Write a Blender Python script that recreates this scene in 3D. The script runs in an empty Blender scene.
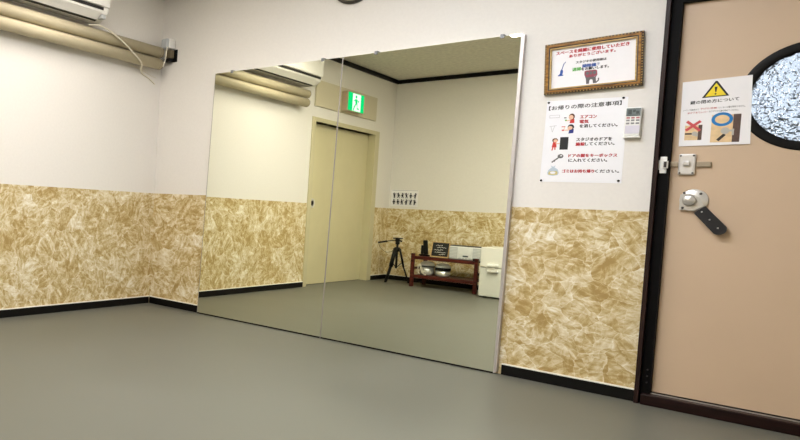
import bpy, bmesh, math, random
from mathutils import Vector, Matrix
random.seed(7)
SC = bpy.context.scene
COL = SC.collection
PI = math.pi

# ------------------------------------------------------------------ materials
def nodes(name):
    m = bpy.data.materials.new(name); m.use_nodes = True
    nt = m.node_tree; nt.nodes.clear()
    out = nt.nodes.new('ShaderNodeOutputMaterial')
    return m, nt, out
def N(nt, typ, **kw):
    n = nt.nodes.new(typ)
    for k, v in kw.items():
        if k in n.inputs: n.inputs[k].default_value = v
        else: setattr(n, k, v)
    return n
def srgb(r, g, b):
    f = lambda c: (c/255/12.92) if c/255 <= .04045 else ((c/255+.055)/1.055)**2.4
    return (f(r), f(g), f(b), 1)
def mat(name, rgb, rough=.5, metal=0, vary=.04, scale=30, bump=0, spec=.5):
    """plain surface with a faint procedural mottling"""
    m, nt, out = nodes(name)
    b = N(nt, 'ShaderNodeBsdfPrincipled', Roughness=rough, Metallic=metal)
    b.inputs['Specular IOR Level'].default_value = spec
    c = srgb(*rgb)
    tc = N(nt, 'ShaderNodeTexCoord')
    no = N(nt, 'ShaderNodeTexNoise', Scale=scale, Detail=4)
    nt.links.new(tc.outputs['Object'], no.inputs['Vector'])
    cr = N(nt, 'ShaderNodeValToRGB')
    cr.color_ramp.elements[0].position = .3; cr.color_ramp.elements[1].position = .7
    cr.color_ramp.elements[0].color = tuple(max(0, x*(1-vary)) for x in c[:3])+(1,)
    cr.color_ramp.elements[1].color = tuple(min(1, x*(1+vary)) for x in c[:3])+(1,)
    nt.links.new(no.outputs['Fac'], cr.inputs['Fac'])
    nt.links.new(cr.outputs['Color'], b.inputs['Base Color'])
    if bump:
        bp = N(nt, 'ShaderNodeBump', Strength=bump, Distance=.002)
        nt.links.new(no.outputs['Fac'], bp.inputs['Height'])
        nt.links.new(bp.outputs['Normal'], b.inputs['Normal'])
    nt.links.new(b.outputs[0], out.inputs[0])
    return m
def emit(name, rgb, s):
    m, nt, out = nodes(name)
    e = N(nt, 'ShaderNodeEmission', Strength=s); e.inputs[0].default_value = srgb(*rgb)
    nt.links.new(e.outputs[0], out.inputs[0]); return m

def wainscot_mat():
    """crumpled brushed gold and cream paper: torn patches of short strokes, each patch with its own direction"""
    m, nt, out = nodes('gold crumpled wallpaper')
    L = nt.links.new
    b = N(nt, 'ShaderNodeBsdfPrincipled', Roughness=.6)
    b.inputs['Specular IOR Level'].default_value = .25
    tc = N(nt, 'ShaderNodeTexCoord')
    def mth(op, a, bb):
        n = N(nt, 'ShaderNodeMath', operation=op)
        for i, v in enumerate((a, bb)):
            if isinstance(v, (int, float)): n.inputs[i].default_value = v
            else: L(v, n.inputs[i])
        return n.outputs[0]
    def warp(scale, amt, detail):
        w1 = N(nt, 'ShaderNodeTexNoise', Scale=scale, Detail=detail)
        L(tc.outputs['Object'], w1.inputs['Vector'])
        sub = N(nt, 'ShaderNodeVectorMath', operation='SUBTRACT'); sub.inputs[1].default_value = (.5, .5, .5)
        L(w1.outputs['Color'], sub.inputs[0])
        sc = N(nt, 'ShaderNodeVectorMath', operation='SCALE'); sc.inputs['Scale'].default_value = amt
        L(sub.outputs[0], sc.inputs[0])
        add = N(nt, 'ShaderNodeVectorMath', operation='ADD')
        L(tc.outputs['Object'], add.inputs[0]); L(sc.outputs[0], add.inputs[1])
        return add.outputs[0]
    def strokes(cell, scale, wv, squash):
        vo = N(nt, 'ShaderNodeTexVoronoi', Scale=cell); L(wv, vo.inputs['Vector'])
        rs = N(nt, 'ShaderNodeVectorMath', operation='SCALE'); rs.inputs['Scale'].default_value = 6.28
        L(vo.outputs['Color'], rs.inputs[0])
        rot = N(nt, 'ShaderNodeVectorRotate', rotation_type='EULER_XYZ')
        L(rs.outputs[0], rot.inputs['Rotation']); L(tc.outputs['Object'], rot.inputs['Vector'])
        mp = N(nt, 'ShaderNodeMapping'); mp.inputs['Scale'].default_value = (1, squash, squash)
        L(rot.outputs[0], mp.inputs['Vector'])
        st = N(nt, 'ShaderNodeTexNoise', Scale=scale, Detail=6, Roughness=.62, Distortion=.25)
        L(mp.outputs[0], st.inputs['Vector'])
        sep = N(nt, 'ShaderNodeSeparateColor'); L(vo.outputs['Color'], sep.inputs[0])
        return st.outputs['Fac'], sep.outputs[0]
    wv = warp(7, .10, 6)
    s1, c1 = strokes(7, 40, wv, .22)
    s2, c2 = strokes(19, 70, wv, .30)
    big = N(nt, 'ShaderNodeTexNoise', Scale=5.0, Detail=7, Roughness=.6); L(tc.outputs['Object'], big.inputs['Vector'])
    s = mth('ADD', mth('MULTIPLY', s1, .55), mth('MULTIPLY', s2, .45))
    s = mth('ADD', s, mth('MULTIPLY', big.outputs['Fac'], .30))
    s = mth('ADD', s, mth('MULTIPLY', c1, .07)); s = mth('ADD', s, mth('MULTIPLY', c2, .07))
    # pale creases along the patch borders
    for sc_, w_, amt in ((7, .016, .09), (19, .030, .06)):
        ve = N(nt, 'ShaderNodeTexVoronoi', Scale=sc_, feature='DISTANCE_TO_EDGE'); L(wv, ve.inputs['Vector'])
        line = N(nt, 'ShaderNodeMapRange'); line.inputs['From Max'].default_value = w_
        line.inputs['To Min'].default_value = amt; line.inputs['To Max'].default_value = 0
        L(ve.outputs['Distance'], line.inputs['Value']); s = mth('ADD', s, line.outputs[0])
    cr = N(nt, 'ShaderNodeValToRGB'); e = cr.color_ramp.elements
    e[0].position = .60; e[0].color = srgb(*WC[0])
    e[1].position = .90; e[1].color = srgb(*WC[4])
    for p_, c_ in ((.68, WC[1]), (.745, WC[2]), (.82, WC[3])):
        k = e.new(p_); k.color = srgb(*c_)
    L(s, cr.inputs['Fac']); L(cr.outputs['Color'], b.inputs['Base Color'])
    bp = N(nt, 'ShaderNodeBump', Strength=.35, Distance=.003)
    L(s, bp.inputs['Height']); L(bp.outputs['Normal'], b.inputs['Normal'])
    L(b.outputs[0], out.inputs[0])
    return m
WC = ((170, 142, 88), (192, 168, 116), (211, 194, 152), (228, 217, 188), (243, 237, 222))

def floor_mat():
    m, nt, out = nodes('grey vinyl floor'); L = nt.links.new
    b = N(nt, 'ShaderNodeBsdfPrincipled', Roughness=.42)
    b.inputs['Specular IOR Level'].default_value = .35
    tc = N(nt, 'ShaderNodeTexCoord')
    n1 = N(nt, 'ShaderNodeTexNoise', Scale=1.3, Detail=5); n2 = N(nt, 'ShaderNodeTexNoise', Scale=160, Detail=2)
    L(tc.outputs['Object'], n1.inputs['Vector']); L(tc.outputs['Object'], n2.inputs['Vector'])
    cr = N(nt, 'ShaderNodeValToRGB'); e = cr.color_ramp.elements
    e[0].position = .3; e[0].color = srgb(100, 100, 91); e[1].position = .7; e[1].color = srgb(108, 108, 99)
    L(n1.outputs['Fac'], cr.inputs['Fac']); L(cr.outputs[0], b.inputs['Base Color'])
    mr = N(nt, 'ShaderNodeMapRange'); mr.inputs['To Min'].default_value = .34; mr.inputs['To Max'].default_value = .5
    L(n1.outputs['Fac'], mr.inputs['Value']); L(mr.outputs[0], b.inputs['Roughness'])
    bp = N(nt, 'ShaderNodeBump', Strength=.06, Distance=.001)
    L(n2.outputs['Fac'], bp.inputs['Height']); L(bp.outputs[0], b.inputs['Normal'])
    L(b.outputs[0], out.inputs[0]); return m

def mirror_mat():
    m, nt, out = nodes('mirror silvering'); L = nt.links.new
    b = N(nt, 'ShaderNodeBsdfPrincipled', Roughness=0.0, Metallic=1)
    tc = N(nt, 'ShaderNodeTexCoord'); n1 = N(nt, 'ShaderNodeTexNoise', Scale=2, Detail=2)
    L(tc.outputs['Object'], n1.inputs['Vector'])
    cr = N(nt, 'ShaderNodeValToRGB'); e = cr.color_ramp.elements
    e[0].color = MIRROR_A; e[1].color = MIRROR_B
    L(n1.outputs['Fac'], cr.inputs['Fac']); L(cr.outputs[0], b.inputs['Base Color'])
    L(b.outputs[0], out.inputs[0]); return m
MIRROR_A = (.955, .965, .81, 1); MIRROR_B = (.97, .98, .835, 1)

def pebble_glass():
    m, nt, out = nodes('pebbled window glass'); L = nt.links.new
    g = N(nt, 'ShaderNodeBsdfRefraction', Roughness=.0, IOR=1.42)
    g.inputs['Color'].default_value = (.97, .99, 1, 1)
    gl = N(nt, 'ShaderNodeBsdfGlossy', Roughness=.05)
    tc = N(nt, 'ShaderNodeTexCoord')
    v = N(nt, 'ShaderNodeTexVoronoi', Scale=52, feature='SMOOTH_F1'); v.inputs['Smoothness'].default_value = .35
    n = N(nt, 'ShaderNodeTexNoise', Scale=55, Detail=2)
    L(tc.outputs['Object'], v.inputs['Vector']); L(tc.outputs['Object'], n.inputs['Vector'])
    ad = N(nt, 'ShaderNodeMath', operation='ADD')
    L(v.outputs['Distance'], ad.inputs[0]); L(n.outputs['Fac'], ad.inputs[1])
    bp = N(nt, 'ShaderNodeBump', Strength=1.0, Distance=.0085)
    L(ad.outputs[0], bp.inputs['Height'])
    L(bp.outputs[0], g.inputs['Normal']); L(bp.outputs[0], gl.inputs['Normal'])
    mx = N(nt, 'ShaderNodeMixShader', Fac=.08)
    L(g.outputs[0], mx.inputs[1]); L(gl.outputs[0], mx.inputs[2]); L(mx.outputs[0], out.inputs[0])
    return m

def wood(name, c1, c2, scale=(2, 30, 30), rough=.4):
    m, nt, out = nodes(name); L = nt.links.new
    b = N(nt, 'ShaderNodeBsdfPrincipled', Roughness=rough); b.inputs['Specular IOR Level'].default_value = .2
    tc = N(nt, 'ShaderNodeTexCoord'); mp = N(nt, 'ShaderNodeMapping'); mp.inputs['Scale'].default_value = scale
    n = N(nt, 'ShaderNodeTexNoise', Scale=2, Detail=6, Distortion=.6)
    L(tc.outputs['Object'], mp.inputs[0]); L(mp.outputs[0], n.inputs['Vector'])
    cr = N(nt, 'ShaderNodeValToRGB'); e = cr.color_ramp.elements
    e[0].position = .35; e[1].position = .65; e[0].color = srgb(*c1); e[1].color = srgb(*c2)
    L(n.outputs['Fac'], cr.inputs[0]); L(cr.outputs[0], b.inputs['Base Color']); L(b.outputs[0], out.inputs[0])
    return m

M = dict(
    wall=mat('white wall paper', (229, 225, 219), .85, vary=.015, scale=60, bump=.1, spec=.2),
    wains=wainscot_mat(), floor=floor_mat(),
    ceil=mat('grey ceiling board', (216, 213, 200), .9, vary=.10, scale=26, bump=.2, spec=.1),
    black=mat('black baseboard vinyl', (9, 8, 7), .5, vary=.1, spec=.2),
    trimblack=mat('black brown trim', (12, 9, 8), .5, vary=.15, spec=.2),
    white=mat('white plastic', (236, 236, 232), .4),
    whitestrip=mat('white paper edge', (240, 236, 226), .7),
    mirror=mirror_mat(), seam=mat('grey mirror seam', (158, 153, 148), .5, .3), edge=mat('silver mirror edge', (196, 190, 188), .4, .5), clip=mat('clear grey clip', (128, 130, 132), .4, .2),
    doorbeige=mat('cream door paint', (206, 197, 158), .5, vary=.02, scale=6),
    doorframe=mat('cream frame paint', (200, 192, 156), .5, vary=.02, scale=6),
    doorpink=mat('beige pink door skin', (202, 177, 150), .5, vary=.02, scale=5),
    casing=wood('dark brown casing', (30, 18, 16), (46, 29, 26), (30, 30, 2)), jamb=mat('black jamb', (5, 4, 5), .6, spec=.12),
    thresh=wood('dark red threshold', (22, 9, 8), (38, 18, 16), (2, 30, 30)),
    glass=pebble_glass(), rubber=mat('black window gasket', (5, 5, 6), .4, spec=.2),
    steel=mat('brushed steel', (205, 203, 200), .32, .7), steelw=mat('satin steel', (214, 211, 207), .35, .45), steeldk=mat('dark screw', (70, 66, 64), .4, .8),
    bar=mat('bolt bar', (170, 158, 140), .35, .8), blackpl=mat('black plastic', (9, 9, 10), .4, spec=.3),
    navy=mat('black lever grip', (22, 22, 28), .4),
    roll=mat('beige roll cloth', (190, 179, 150), .7, vary=.03, scale=12), rolldk=mat('beige roll end', (112, 100, 76), .7),
    ac=mat('air conditioner white', (232, 230, 224), .4, vary=.01), acdk=mat('air slot black', (28, 26, 24), .6), acgrey=mat('air grille grey', (190, 186, 176), .5),
    cable=mat('white cable', (226, 219, 200), .5), greybox=mat('pale grey plastic', (180, 183, 184), .4),
    panel=mat('beige panel board', (206, 197, 170), .6, vary=.01), exitcase=mat('exit sign case', (186, 166, 140), .5),
    paper=mat('white paper', (240, 238, 240), .6, vary=.01), laminate=mat('laminate paper', (238, 238, 242), .3, vary=.01),
    ink=mat('black ink', (34, 32, 34), .7), red=mat('red ink', (176, 34, 44), .7), blue=mat('blue ink', (44, 78, 150), .7), green=mat('green ink', (96, 172, 84), .7),
    skin=mat('skin ink', (232, 188, 160), .7), brown=mat('brown ink', (92, 52, 36), .7), shirtred=mat('red shirt ink', (206, 58, 52), .7), shirtblue=mat('blue shirt ink', (40, 52, 130), .7),
    greyink=mat('grey ink', (104, 102, 104), .7), palegrey=mat('pale grey ink', (196, 194, 196), .7), pinkink=mat('pink grey ink', (150, 76, 90), .7), yellowink=mat('pale yellow ink', (206, 192, 132), .7),
    bagblue=mat('pale blue ink', (188, 202, 214), .7),
    yellow=mat('warning yellow', (240, 214, 40), .6), ringblue=mat('ring blue', (22, 120, 190), .6), xred=mat('cross red', (206, 82, 86), .6),
    photobeige=mat('photo beige', (226, 196, 150), .6, vary=.12, scale=40), photobrown=mat('photo brown', (88, 66, 58), .6, vary=.2, scale=40), photodark=mat('photo dark', (40, 34, 32), .6), photogrey=mat('photo grey', (186, 180, 172), .6),
    gold=wood('gilt wood', (112, 72, 24), (176, 126, 54), (6, 40, 40), .38), golddk=wood('dark gilt bead', (44, 26, 12), (78, 52, 26), (40, 40, 40), .45), goldlt=wood('pale gilt', (176, 140, 78), (206, 176, 112), (8, 60, 60), .35), frameblk=mat('black frame liner', (26, 20, 16), .4),
    lcd=mat('grey lcd', (112, 122, 122), .25), lcddk=mat('lcd segments', (62, 72, 72), .3), btn=mat('pale lilac button', (216, 212, 224), .5), btnred=mat('red button print', (188, 120, 124), .5), btngrey=mat('grey button print', (140, 138, 142), .5),
    rack=wood('mahogany rack', (58, 22, 18), (92, 40, 32), (3, 30, 30), .35),
    chalk=mat('chalk white', (226, 226, 220), .9), board=mat('chalkboard black', (24, 24, 25), .8), boardframe=wood('pale pine', (190, 156, 102), (214, 184, 132), (30, 4, 30)),
    radio=mat('radio silver white', (222, 224, 222), .4), radiogrille=mat('radio grille', (186, 190, 188), .6), radiotop=mat('radio top black', (36, 34, 34), .4),
    pot=mat('polished pot', (214, 214, 208), .25, .6), potlid=mat('white pot lid', (240, 240, 236), .4),
    fridge=mat('fridge white', (226, 225, 216), .35, vary=.01), fridgelow=mat('fridge lower door white', (210, 211, 202), .35, vary=.01), seal=mat('fridge seal grey', (150, 148, 140), .6),
    clockrim=mat('dark bronze rim', (44, 38, 28), .35), clockface=mat('olive clock face', (150, 142, 116), .6), 
    lampside=emit('side lamp diffuser', (255, 247, 238), 5.6), lampfill=emit('warm fill diffuser', (255, 248, 236), 15.0), lampcool=emit('cool lamp diffuser', (232, 240, 255), 8.0),
    exitgreen=emit('exit sign green', (10, 190, 110), .45), exitwhite=emit('exit sign white', (226, 255, 240), .40),
    corr=mat('corridor paint', (232, 238, 244), .8), corrdark=mat('added dark contrast panel', (60, 66, 74), .7), corrglow=emit('corridor glow panel', (220, 232, 248), .36),
)

# ------------------------------------------------------------------ mesh helpers
class MB:
    """collects shapes and links them as ONE mesh object; each shape may carry a material slot"""
    def __init__(s): s.bm = bmesh.new(); s.mats = []
    def slot(s, m):
        if m is None: m = 0
        if isinstance(m, int): return m
        if m not in s.mats: s.mats.append(m)
        return s.mats.index(m)
    def _fin(s, faces, m, smooth=False):
        i = s.slot(m) if m is not None else 0
        for f in faces: f.material_index = i; f.smooth = smooth
    def box(s, x0, x1, y0, y1, z0, z1, m=None, bevel=0, mtx=None, seg=2):
        t = bmesh.new()
        bmesh.ops.create_cube(t, size=1)
        for v in t.verts: v.co = Vector(((x0+x1)/2+v.co.x*(x1-x0), (y0+y1)/2+v.co.y*(y1-y0), (z0+z1)/2+v.co.z*(z1-z0)))
        if bevel: bmesh.ops.bevel(t, geom=list(t.edges), offset=bevel, segments=seg, affect='EDGES', profile=.5)
        s.merge(t, m, mtx, smooth=False); return s
    def merge(s, t, m=None, mtx=None, smooth=False):
        if mtx is not None: t.transform(mtx)
        vm = {v: s.bm.verts.new(v.co) for v in t.verts}
        fs = []
        for f in t.faces:
            try: fs.append(s.bm.faces.new([vm[v] for v in f.verts]))
            except ValueError: pass
        s._fin(fs, m, smooth); t.free(); return s
    def prism(s, pts, axis, a, b, m=None, mtx=None, smooth=False):
        """polygon pts (2D) extruded along axis 0/1/2 from a to b"""
        def P(p, h):
            if axis == 0: return Vector((h, p[0], p[1]))
            if axis == 1: return Vector((p[0], h, p[1]))
            return Vector((p[0], p[1], h))
        t = bmesh.new()
        A = [t.verts.new(P(p, a)) for p in pts]; B = [t.verts.new(P(p, b)) for p in pts]
        n = len(pts)
        t.faces.new(A); t.faces.new(B[::-1])
        for i in range(n): t.faces.new([A[i], B[i], B[(i+1) % n], A[(i+1) % n]])
        bmesh.ops.recalc_face_normals(t, faces=t.faces)
        return s.merge(t, m, mtx, smooth)
    def lathe(s, prof, axis, c, m=None, seg=32, smooth=True, mtx=None):
        """prof [(r,h)...] revolved about axis through c"""
        t = bmesh.new(); rings = []
        for r, h in prof:
            ring = []
            for k in range(seg):
                a = 2*PI*k/seg; u, v = r*math.cos(a), r*math.sin(a)
                q = (h, u, v) if axis == 0 else (u, h, v) if axis == 1 else (u, v, h)
                ring.append(t.verts.new(Vector(c)+Vector(q)))
            rings.append(ring)
        for A, B in zip(rings, rings[1:]):
            for k in range(seg): t.faces.new([A[k], A[(k+1) % seg], B[(k+1) % seg], B[k]])
        closed = prof[0] == prof[-1]
        if prof[0][0] > 1e-6 and not closed: t.faces.new(rings[0])
        if prof[-1][0] > 1e-6 and not closed: t.faces.new(rings[-1][::-1])
        bmesh.ops.remove_doubles(t, verts=t.verts, dist=1e-6)
        bmesh.ops.recalc_face_normals(t, faces=t.faces)
        return s.merge(t, m, mtx, smooth)
    def cyl(s, p, q, r, m=None, seg=16, r2=None, smooth=True):
        p, q = Vector(p), Vector(q); d = q-p; L_ = d.length
        mt = Matrix.Translation(p) @ d.to_track_quat('Z', 'Y').to_matrix().to_4x4()
        return s.lathe([(r, 0), (r if r2 is None else r2, L_)], 2, (0, 0, 0), m, seg, smooth, mt)
    def tube(s, pts, r, m=None, seg=8, sub=6):
        P = [Vector(p) for p in pts]; Q = []
        for i in range(len(P)-1):
            p0, p1, p2, p3 = P[max(i-1, 0)], P[i], P[i+1], P[min(i+2, len(P)-1)]
            for k in range(sub):
                t_ = k/sub
                Q.append(.5*((2*p1)+(p2-p0)*t_+(2*p0-5*p1+4*p2-p3)*t_**2+(-p0+3*p1-3*p2+p3)*t_**3))
        Q.append(P[-1]); t = bmesh.new(); rings = []; up = Vector((.3, .2, 1)).normalized()
        for i, c in enumerate(Q):
            d = (Q[min(i+1, len(Q)-1)]-Q[max(i-1, 0)]).normalized()
            a = d.cross(up).normalized(); b = d.cross(a)
            rings.append([t.verts.new(c+r*(a*math.cos(2*PI*k/seg)+b*math.sin(2*PI*k/seg))) for k in range(seg)])
        for A, B in zip(rings, rings[1:]):
            for k in range(seg): t.faces.new([A[k], A[(k+1) % seg], B[(k+1) % seg], B[k]])
        t.faces.new(rings[0]); t.faces.new(rings[-1][::-1])
        bmesh.ops.recalc_face_normals(t, faces=t.faces)
        return s.merge(t, m, None, True)
    def build(s, name, m=None, parent=None):
        me = bpy.data.meshes.new(name); s.bm.to_mesh(me); s.bm.free()
        for x in ([m] if m else []) + [x for x in s.mats if x is not m]: me.materials.append(x)
        if m and s.mats:
            pass
        o = bpy.data.objects.new(name, me); COL.objects.link(o)
        if parent: o.parent = parent
        return o

def tag(o, label=None, cat=None, group=None, kind=None):
    for k, v in (('label', label), ('category', cat), ('group', group), ('kind', kind)):
        if v: o[k] = v
    return o
def empty(name, loc=(0, 0, 0), rot=(0, 0, 0), **kw):
    o = bpy.data.objects.new(name, None); COL.objects.link(o); o.location = loc; o.rotation_euler = rot
    o.empty_display_size = .1
    return tag(o, **kw)
def one(name, m, parent=None):
    """MB whose first slot is m"""
    b = MB(); b.slot(m); b._n = name; b._p = parent; return b
def fin(b, label=None):
    o = b.build(b._n, None, b._p)
    if label: o['label'] = label
    return o

# ------------------------------------------------------------------ dimensions (metres)
D = 4.423          # mirror face to the back wall
XR = 4.7           # right wall
ZC = 2.50          # ceiling
ZW = .894          # top of the gold paper
YW = .03           # surface of the mirror wall (mirror faces stand at y = 0)

# ------------------------------------------------------------------ room shell
def struct(o, label=None): o['kind'] = 'structure'; return o
WT = .12
b = one('floor', M['floor']); b.box(-.3, XR+.3, -D-.3, 1.7, -.1, 0); struct(fin(b))
b = one('ceiling', M['ceil']); b.box(-.3, XR+.3, -D-.3, YW+WT, ZC, ZC+.1); struct(fin(b))

def wall_piece(b, x0, x1, y0, y1, z0, z1):
    if z0 < ZW < z1:
        b.box(x0, x1, y0, y1, z0, ZW, M['wains']); b.box(x0, x1, y0, y1, ZW, z1, M['wall'])
    else: b.box(x0, x1, y0, y1, z0, z1, M['wains'] if z1 <= ZW else M['wall'])
# wall with the mirror and the entrance door
DX0, DX1, DZ1 = 3.141, 4.02, 1.885
b = one('wall_front', M['wall'])
wall_piece(b, -.3, DX0, YW, YW+WT, 0, ZC); wall_piece(b, DX1, XR+.3, YW, YW+WT, 0, ZC); wall_piece(b, DX0, DX1, YW, YW+WT, DZ1, ZC)
struct(fin(b))
# left wall with the cream door
LY0, LY1, LZ = -3.90, -2.49, 1.765
b = one('wall_left', M['wall'])
wall_piece(b, -.15, 0, LY1, YW-.0005, 0, ZC); wall_piece(b, -.15, 0, -D, LY0, 0, ZC); wall_piece(b, -.15, 0, LY0, LY1, LZ, ZC)
struct(fin(b))
b = one('wall_back', M['wall']); wall_piece(b, -.3, XR+.3, -D-.12, -D, 0, ZC); struct(fin(b))
b = one('wall_right', M['wall']); wall_piece(b, XR, XR+.12, -D, YW, 0, ZC); struct(fin(b))

# baseboards: black strip with a sliver of white paper edge above
ZB = .054
def base(b, x0, x1, y0, y1, nx, ny):
    b.box(x0, x1, y0, y1, 0, ZB, M['black'], bevel=.002, seg=1)
    b.box(x0, x1, y0, y1, ZB, ZB+.006, M['whitestrip'], mtx=None)
b = one('baseboard_front', M['black']); base(b, .012, .53, YW-.012, YW, 0, 1); base(b, 2.566, 3.122, YW-.012, YW, 0, 1); base(b, 4.04, XR-.012, YW-.012, YW, 0, 1); struct(fin(b))
b = one('baseboard_left', M['black']); base(b, 0, .012, -2.418, YW-.013, 1, 0); base(b, 0, .012, -D+.013, -4.005, 1, 0); struct(fin(b))
b = one('baseboard_back', M['black']); base(b, .0, XR, -D, -D+.012, 0, 1); struct(fin(b))
b = one('baseboard_right', M['black']); base(b, XR-.012, XR, -D+.013, YW-.013, 0, 1); struct(fin(b))
# dark ceiling moulding
def moulding(name, x0, x1, y0, y1):
    b = one(name, M['trimblack']); b.box(x0, x1, y0, y1, 2.452, ZC-.0005, None, bevel=.006); struct(fin(b))
moulding('trim_1', 0, .03, -D, YW); moulding('trim_2', .031, XR-.031, -D, -D+.03)
moulding('trim_3', .031, XR-.031, YW-.03, YW); moulding('trim_4', XR-.03, XR, -D, YW)

# ------------------------------------------------------------------ entrance door
FY = -.010
b = one('trim_5', M['casing'])     # dark casing: outer board, black stepped jamb, header
JX = 3.178; JX2 = 3.985
b.box(3.124, 3.141, FY, YW+WT, 0, 1.90, M['casing'], bevel=.002)
b.box(3.1412, JX, .018, YW+WT, 0, 1.883, M['jamb'])
b.box(JX2, 4.02, .018, YW+WT, 0, 1.883, M['jamb'])
b.box(4.02, 4.037, FY, YW+WT, 0, 1.90, M['casing'], bevel=.002)
b.box(3.141, 4.02, FY, YW+WT, 1.884, 1.901, M['casing'], bevel=.002)
b.box(JX, JX2, .018, YW+WT, 1.847, 1.883, M['jamb'])
door_casing = struct(fin(b))
k = one('bolt_keeper', M['white'], door_casing)
k.box(3.146, 3.170, .008, .0175, 1.072, 1.148, None, bevel=.002)
k.box(3.1405, 3.1462, .008, .0175, 1.088, 1.132)
k.box(3.157, 3.176, -.004, .0078, 1.094, 1.128, M['steelw'], bevel=.002); k.box(3.161, 3.171, -.0045, -.0035, 1.098, 1.124, M['steeldk'])
fin(k, 'white metal keeper of the slide bolt')
for z in (.10, .13, .16):
    s = one('screw', M['steeldk'], door_casing); s.lathe([(0, -.001), (.004, -.001), (.004, .001)], 1, (3.163, .0165, z), None, 12); fin(s)
b = one('trim_6', M['thresh'])     # raised sill under the door
b.box(JX-.03, JX2+.03, -.014, .10, 0, .050, None, bevel=.004); b.box(JX, JX2, .026, .034, .0501, .054, M['steel'])
struct(fin(b))

YL = .050                           # face of the door leaf
CX, CZ = 3.612, 1.398
def plate_with_hole(x0, x1, z0, z1, y0, y1, cx, cz, r, m, seg=64):
    t = bmesh.new(); I0 = []; O0 = []
    angs = sorted(set([2*PI*k/seg for k in range(seg)] + [math.atan2(z-cz, x-cx) % (2*PI) for x in (x0, x1) for z in (z0, z1)]))
    for a in angs:
        c, s_ = math.cos(a), math.sin(a)
        tx = (x1-cx)/c if c > 1e-9 else (x0-cx)/c if c < -1e-9 else 1e9
        tz = (z1-cz)/s_ if s_ > 1e-9 else (z0-cz)/s_ if s_ < -1e-9 else 1e9
        k_ = min(tx, tz); I0.append((cx+r*c, cz+r*s_)); O0.append((cx+k_*c, cz+k_*s_))
    V = lambda p, y: t.verts.new((p[0], y, p[1]))
    I = [[V(p, y) for p in I0] for y in (y0, y1)]; O = [[V(p, y) for p in O0] for y in (y0, y1)]; n = len(angs)
    for i in range(n):
        j = (i+1) % n
        t.faces.new([I[0][i], I[0][j], O[0][j], O[0][i]]); t.faces.new([I[1][j], I[1][i], O[1][i], O[1][j]])
        t.faces.new([I[0][j], I[0][i], I[1][i], I[1][j]]); t.faces.new([O[0][i], O[0][j], O[1][j], O[1][i]])
    bmesh.ops.recalc_face_normals(t, faces=t.faces)
    return t
b = one('door_1', M['doorpink'])
b.merge(plate_with_hole(JX+.002, JX2-.002, .0575, 1.845, YL, YL+.036, CX, CZ, .200, None), None)
door1 = struct(fin(b))
b = one('window_ring', M['rubber'], door1)
b.lathe([(.229, .0005), (.229, -.0024), (.222, -.0030), (.208, -.0032), (.197, -.0028), (.192, -.001), (.192, .042), (.1985, .042), (.1985, .0005), (.229, .0005)], 1, (CX, YL, CZ), None, 72)
fin(b, 'black rubber ring around the round window')
b = one('window_pane', M['glass'], door1)
b.lathe([(0, .012), (.1915, .012), (.1915, .020), (0, .020)], 1, (CX, YL, CZ), None, 72, smooth=False); fin(b, 'pebbled glass of the round window')
# slide bolt
sb = one('slide_bolt', M['steelw'], door1)
sb.box(3.207, 3.266, YL-.016, YL-.0003, 1.066, 1.162, None, bevel=.007)
sbo = fin(sb, 'steel slide bolt plate')
q = one('bolt_bar', M['bar'], sbo); q.box(3.1785, 3.206, YL-.012, YL-.006, 1.104, 1.127, None, bevel=.002); q.box(3.267, 3.318, YL-.012, YL-.006, 1.103, 1.126, None, bevel=.002); fin(q, 'brownish metal bolt bar')
q = one('bolt_knob', M['steel'], sbo); q.box(3.224, 3.247, YL-.030, YL-.0162, 1.107, 1.128, None, bevel=.003); fin(q)
for x, z in ((3.214, 1.153), (3.258, 1.153), (3.214, 1.075), (3.258, 1.075)):
    q = one('screw', M['steeldk'], sbo); q.lathe([(0, -.0015), (.0035, -.0015), (.004, 0)], 1, (x, YL-.0162, z), None, 10); fin(q)
# lever lock
LX, LZ_ = 3.270, .953
lv = one('lever_lock', M['steelw'], door1)
lv.lathe([(0, -.010), (.046, -.010), (.050, -.006), (.050, -.0003)], 1, (LX, YL, LZ_), None, 40); lvo = fin(lv, 'round steel lock rosette')
q = one('lever_plate', M['steel'], lvo)
pts = [(LX-.047, LZ_-.045), (LX+.004, LZ_-.047), (LX+.036, LZ_-.026), (LX+.020, LZ_+.012), (LX-.012, LZ_+.030), (LX-.047, LZ_+.024)]
q.prism(pts, 1, YL-.016, YL-.0102); fin(q)
q = one('thumb_turn', M['steel'], lvo)
q.lathe([(0, -.034), (.020, -.034), (.024, -.030), (.024, -.0165)], 1, (LX-.014, YL, LZ_-.002), None, 28)
q.box(LX-.034, LX+.006, YL-.037, YL-.034, LZ_-.0045, LZ_+.0005); fin(q)
for x, z in ((LX-.034, LZ_+.032), (LX+.022, LZ_+.030), (LX-.036, LZ_-.036)):
    q = one('screw', M['steeldk'], lvo); q.lathe([(0, -.0015), (.005, -.0015), (.0055, 0)], 1, (x, YL-.0165 if z < LZ_+.031 and x < LX else YL-.0102, z), None, 10); fin(q)
lh = one('lever_handle', M['navy'], lvo)
a0, a1 = Vector((3.293, .912)), Vector((3.366, .824)); d = (a1-a0).normalized(); nn = Vector((-d.y, d.x))
hw = .027
poly = [a0+nn*hw*.9, a0-nn*hw*.9]
for k_ in range(-4, 5):
    an = math.atan2(d.y, d.x)+k_*PI/10; poly.append(a1-d*.008+hw*Vector((math.cos(an), math.sin(an))))
lh.prism([tuple(p) for p in poly], 1, YL-.032, YL-.018); lho = fin(lh, 'black lever grip pointing down to the right')
for f in (.12, .5, .9):
    p = a0+(a1-a0)*f; q = one('rivet', M['steel'], lho); q.lathe([(0, -.0012), (.003, -.0012), (.0034, 0)], 1, (p.x, YL-.0322, p.y), None, 10); fin(q)

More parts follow.
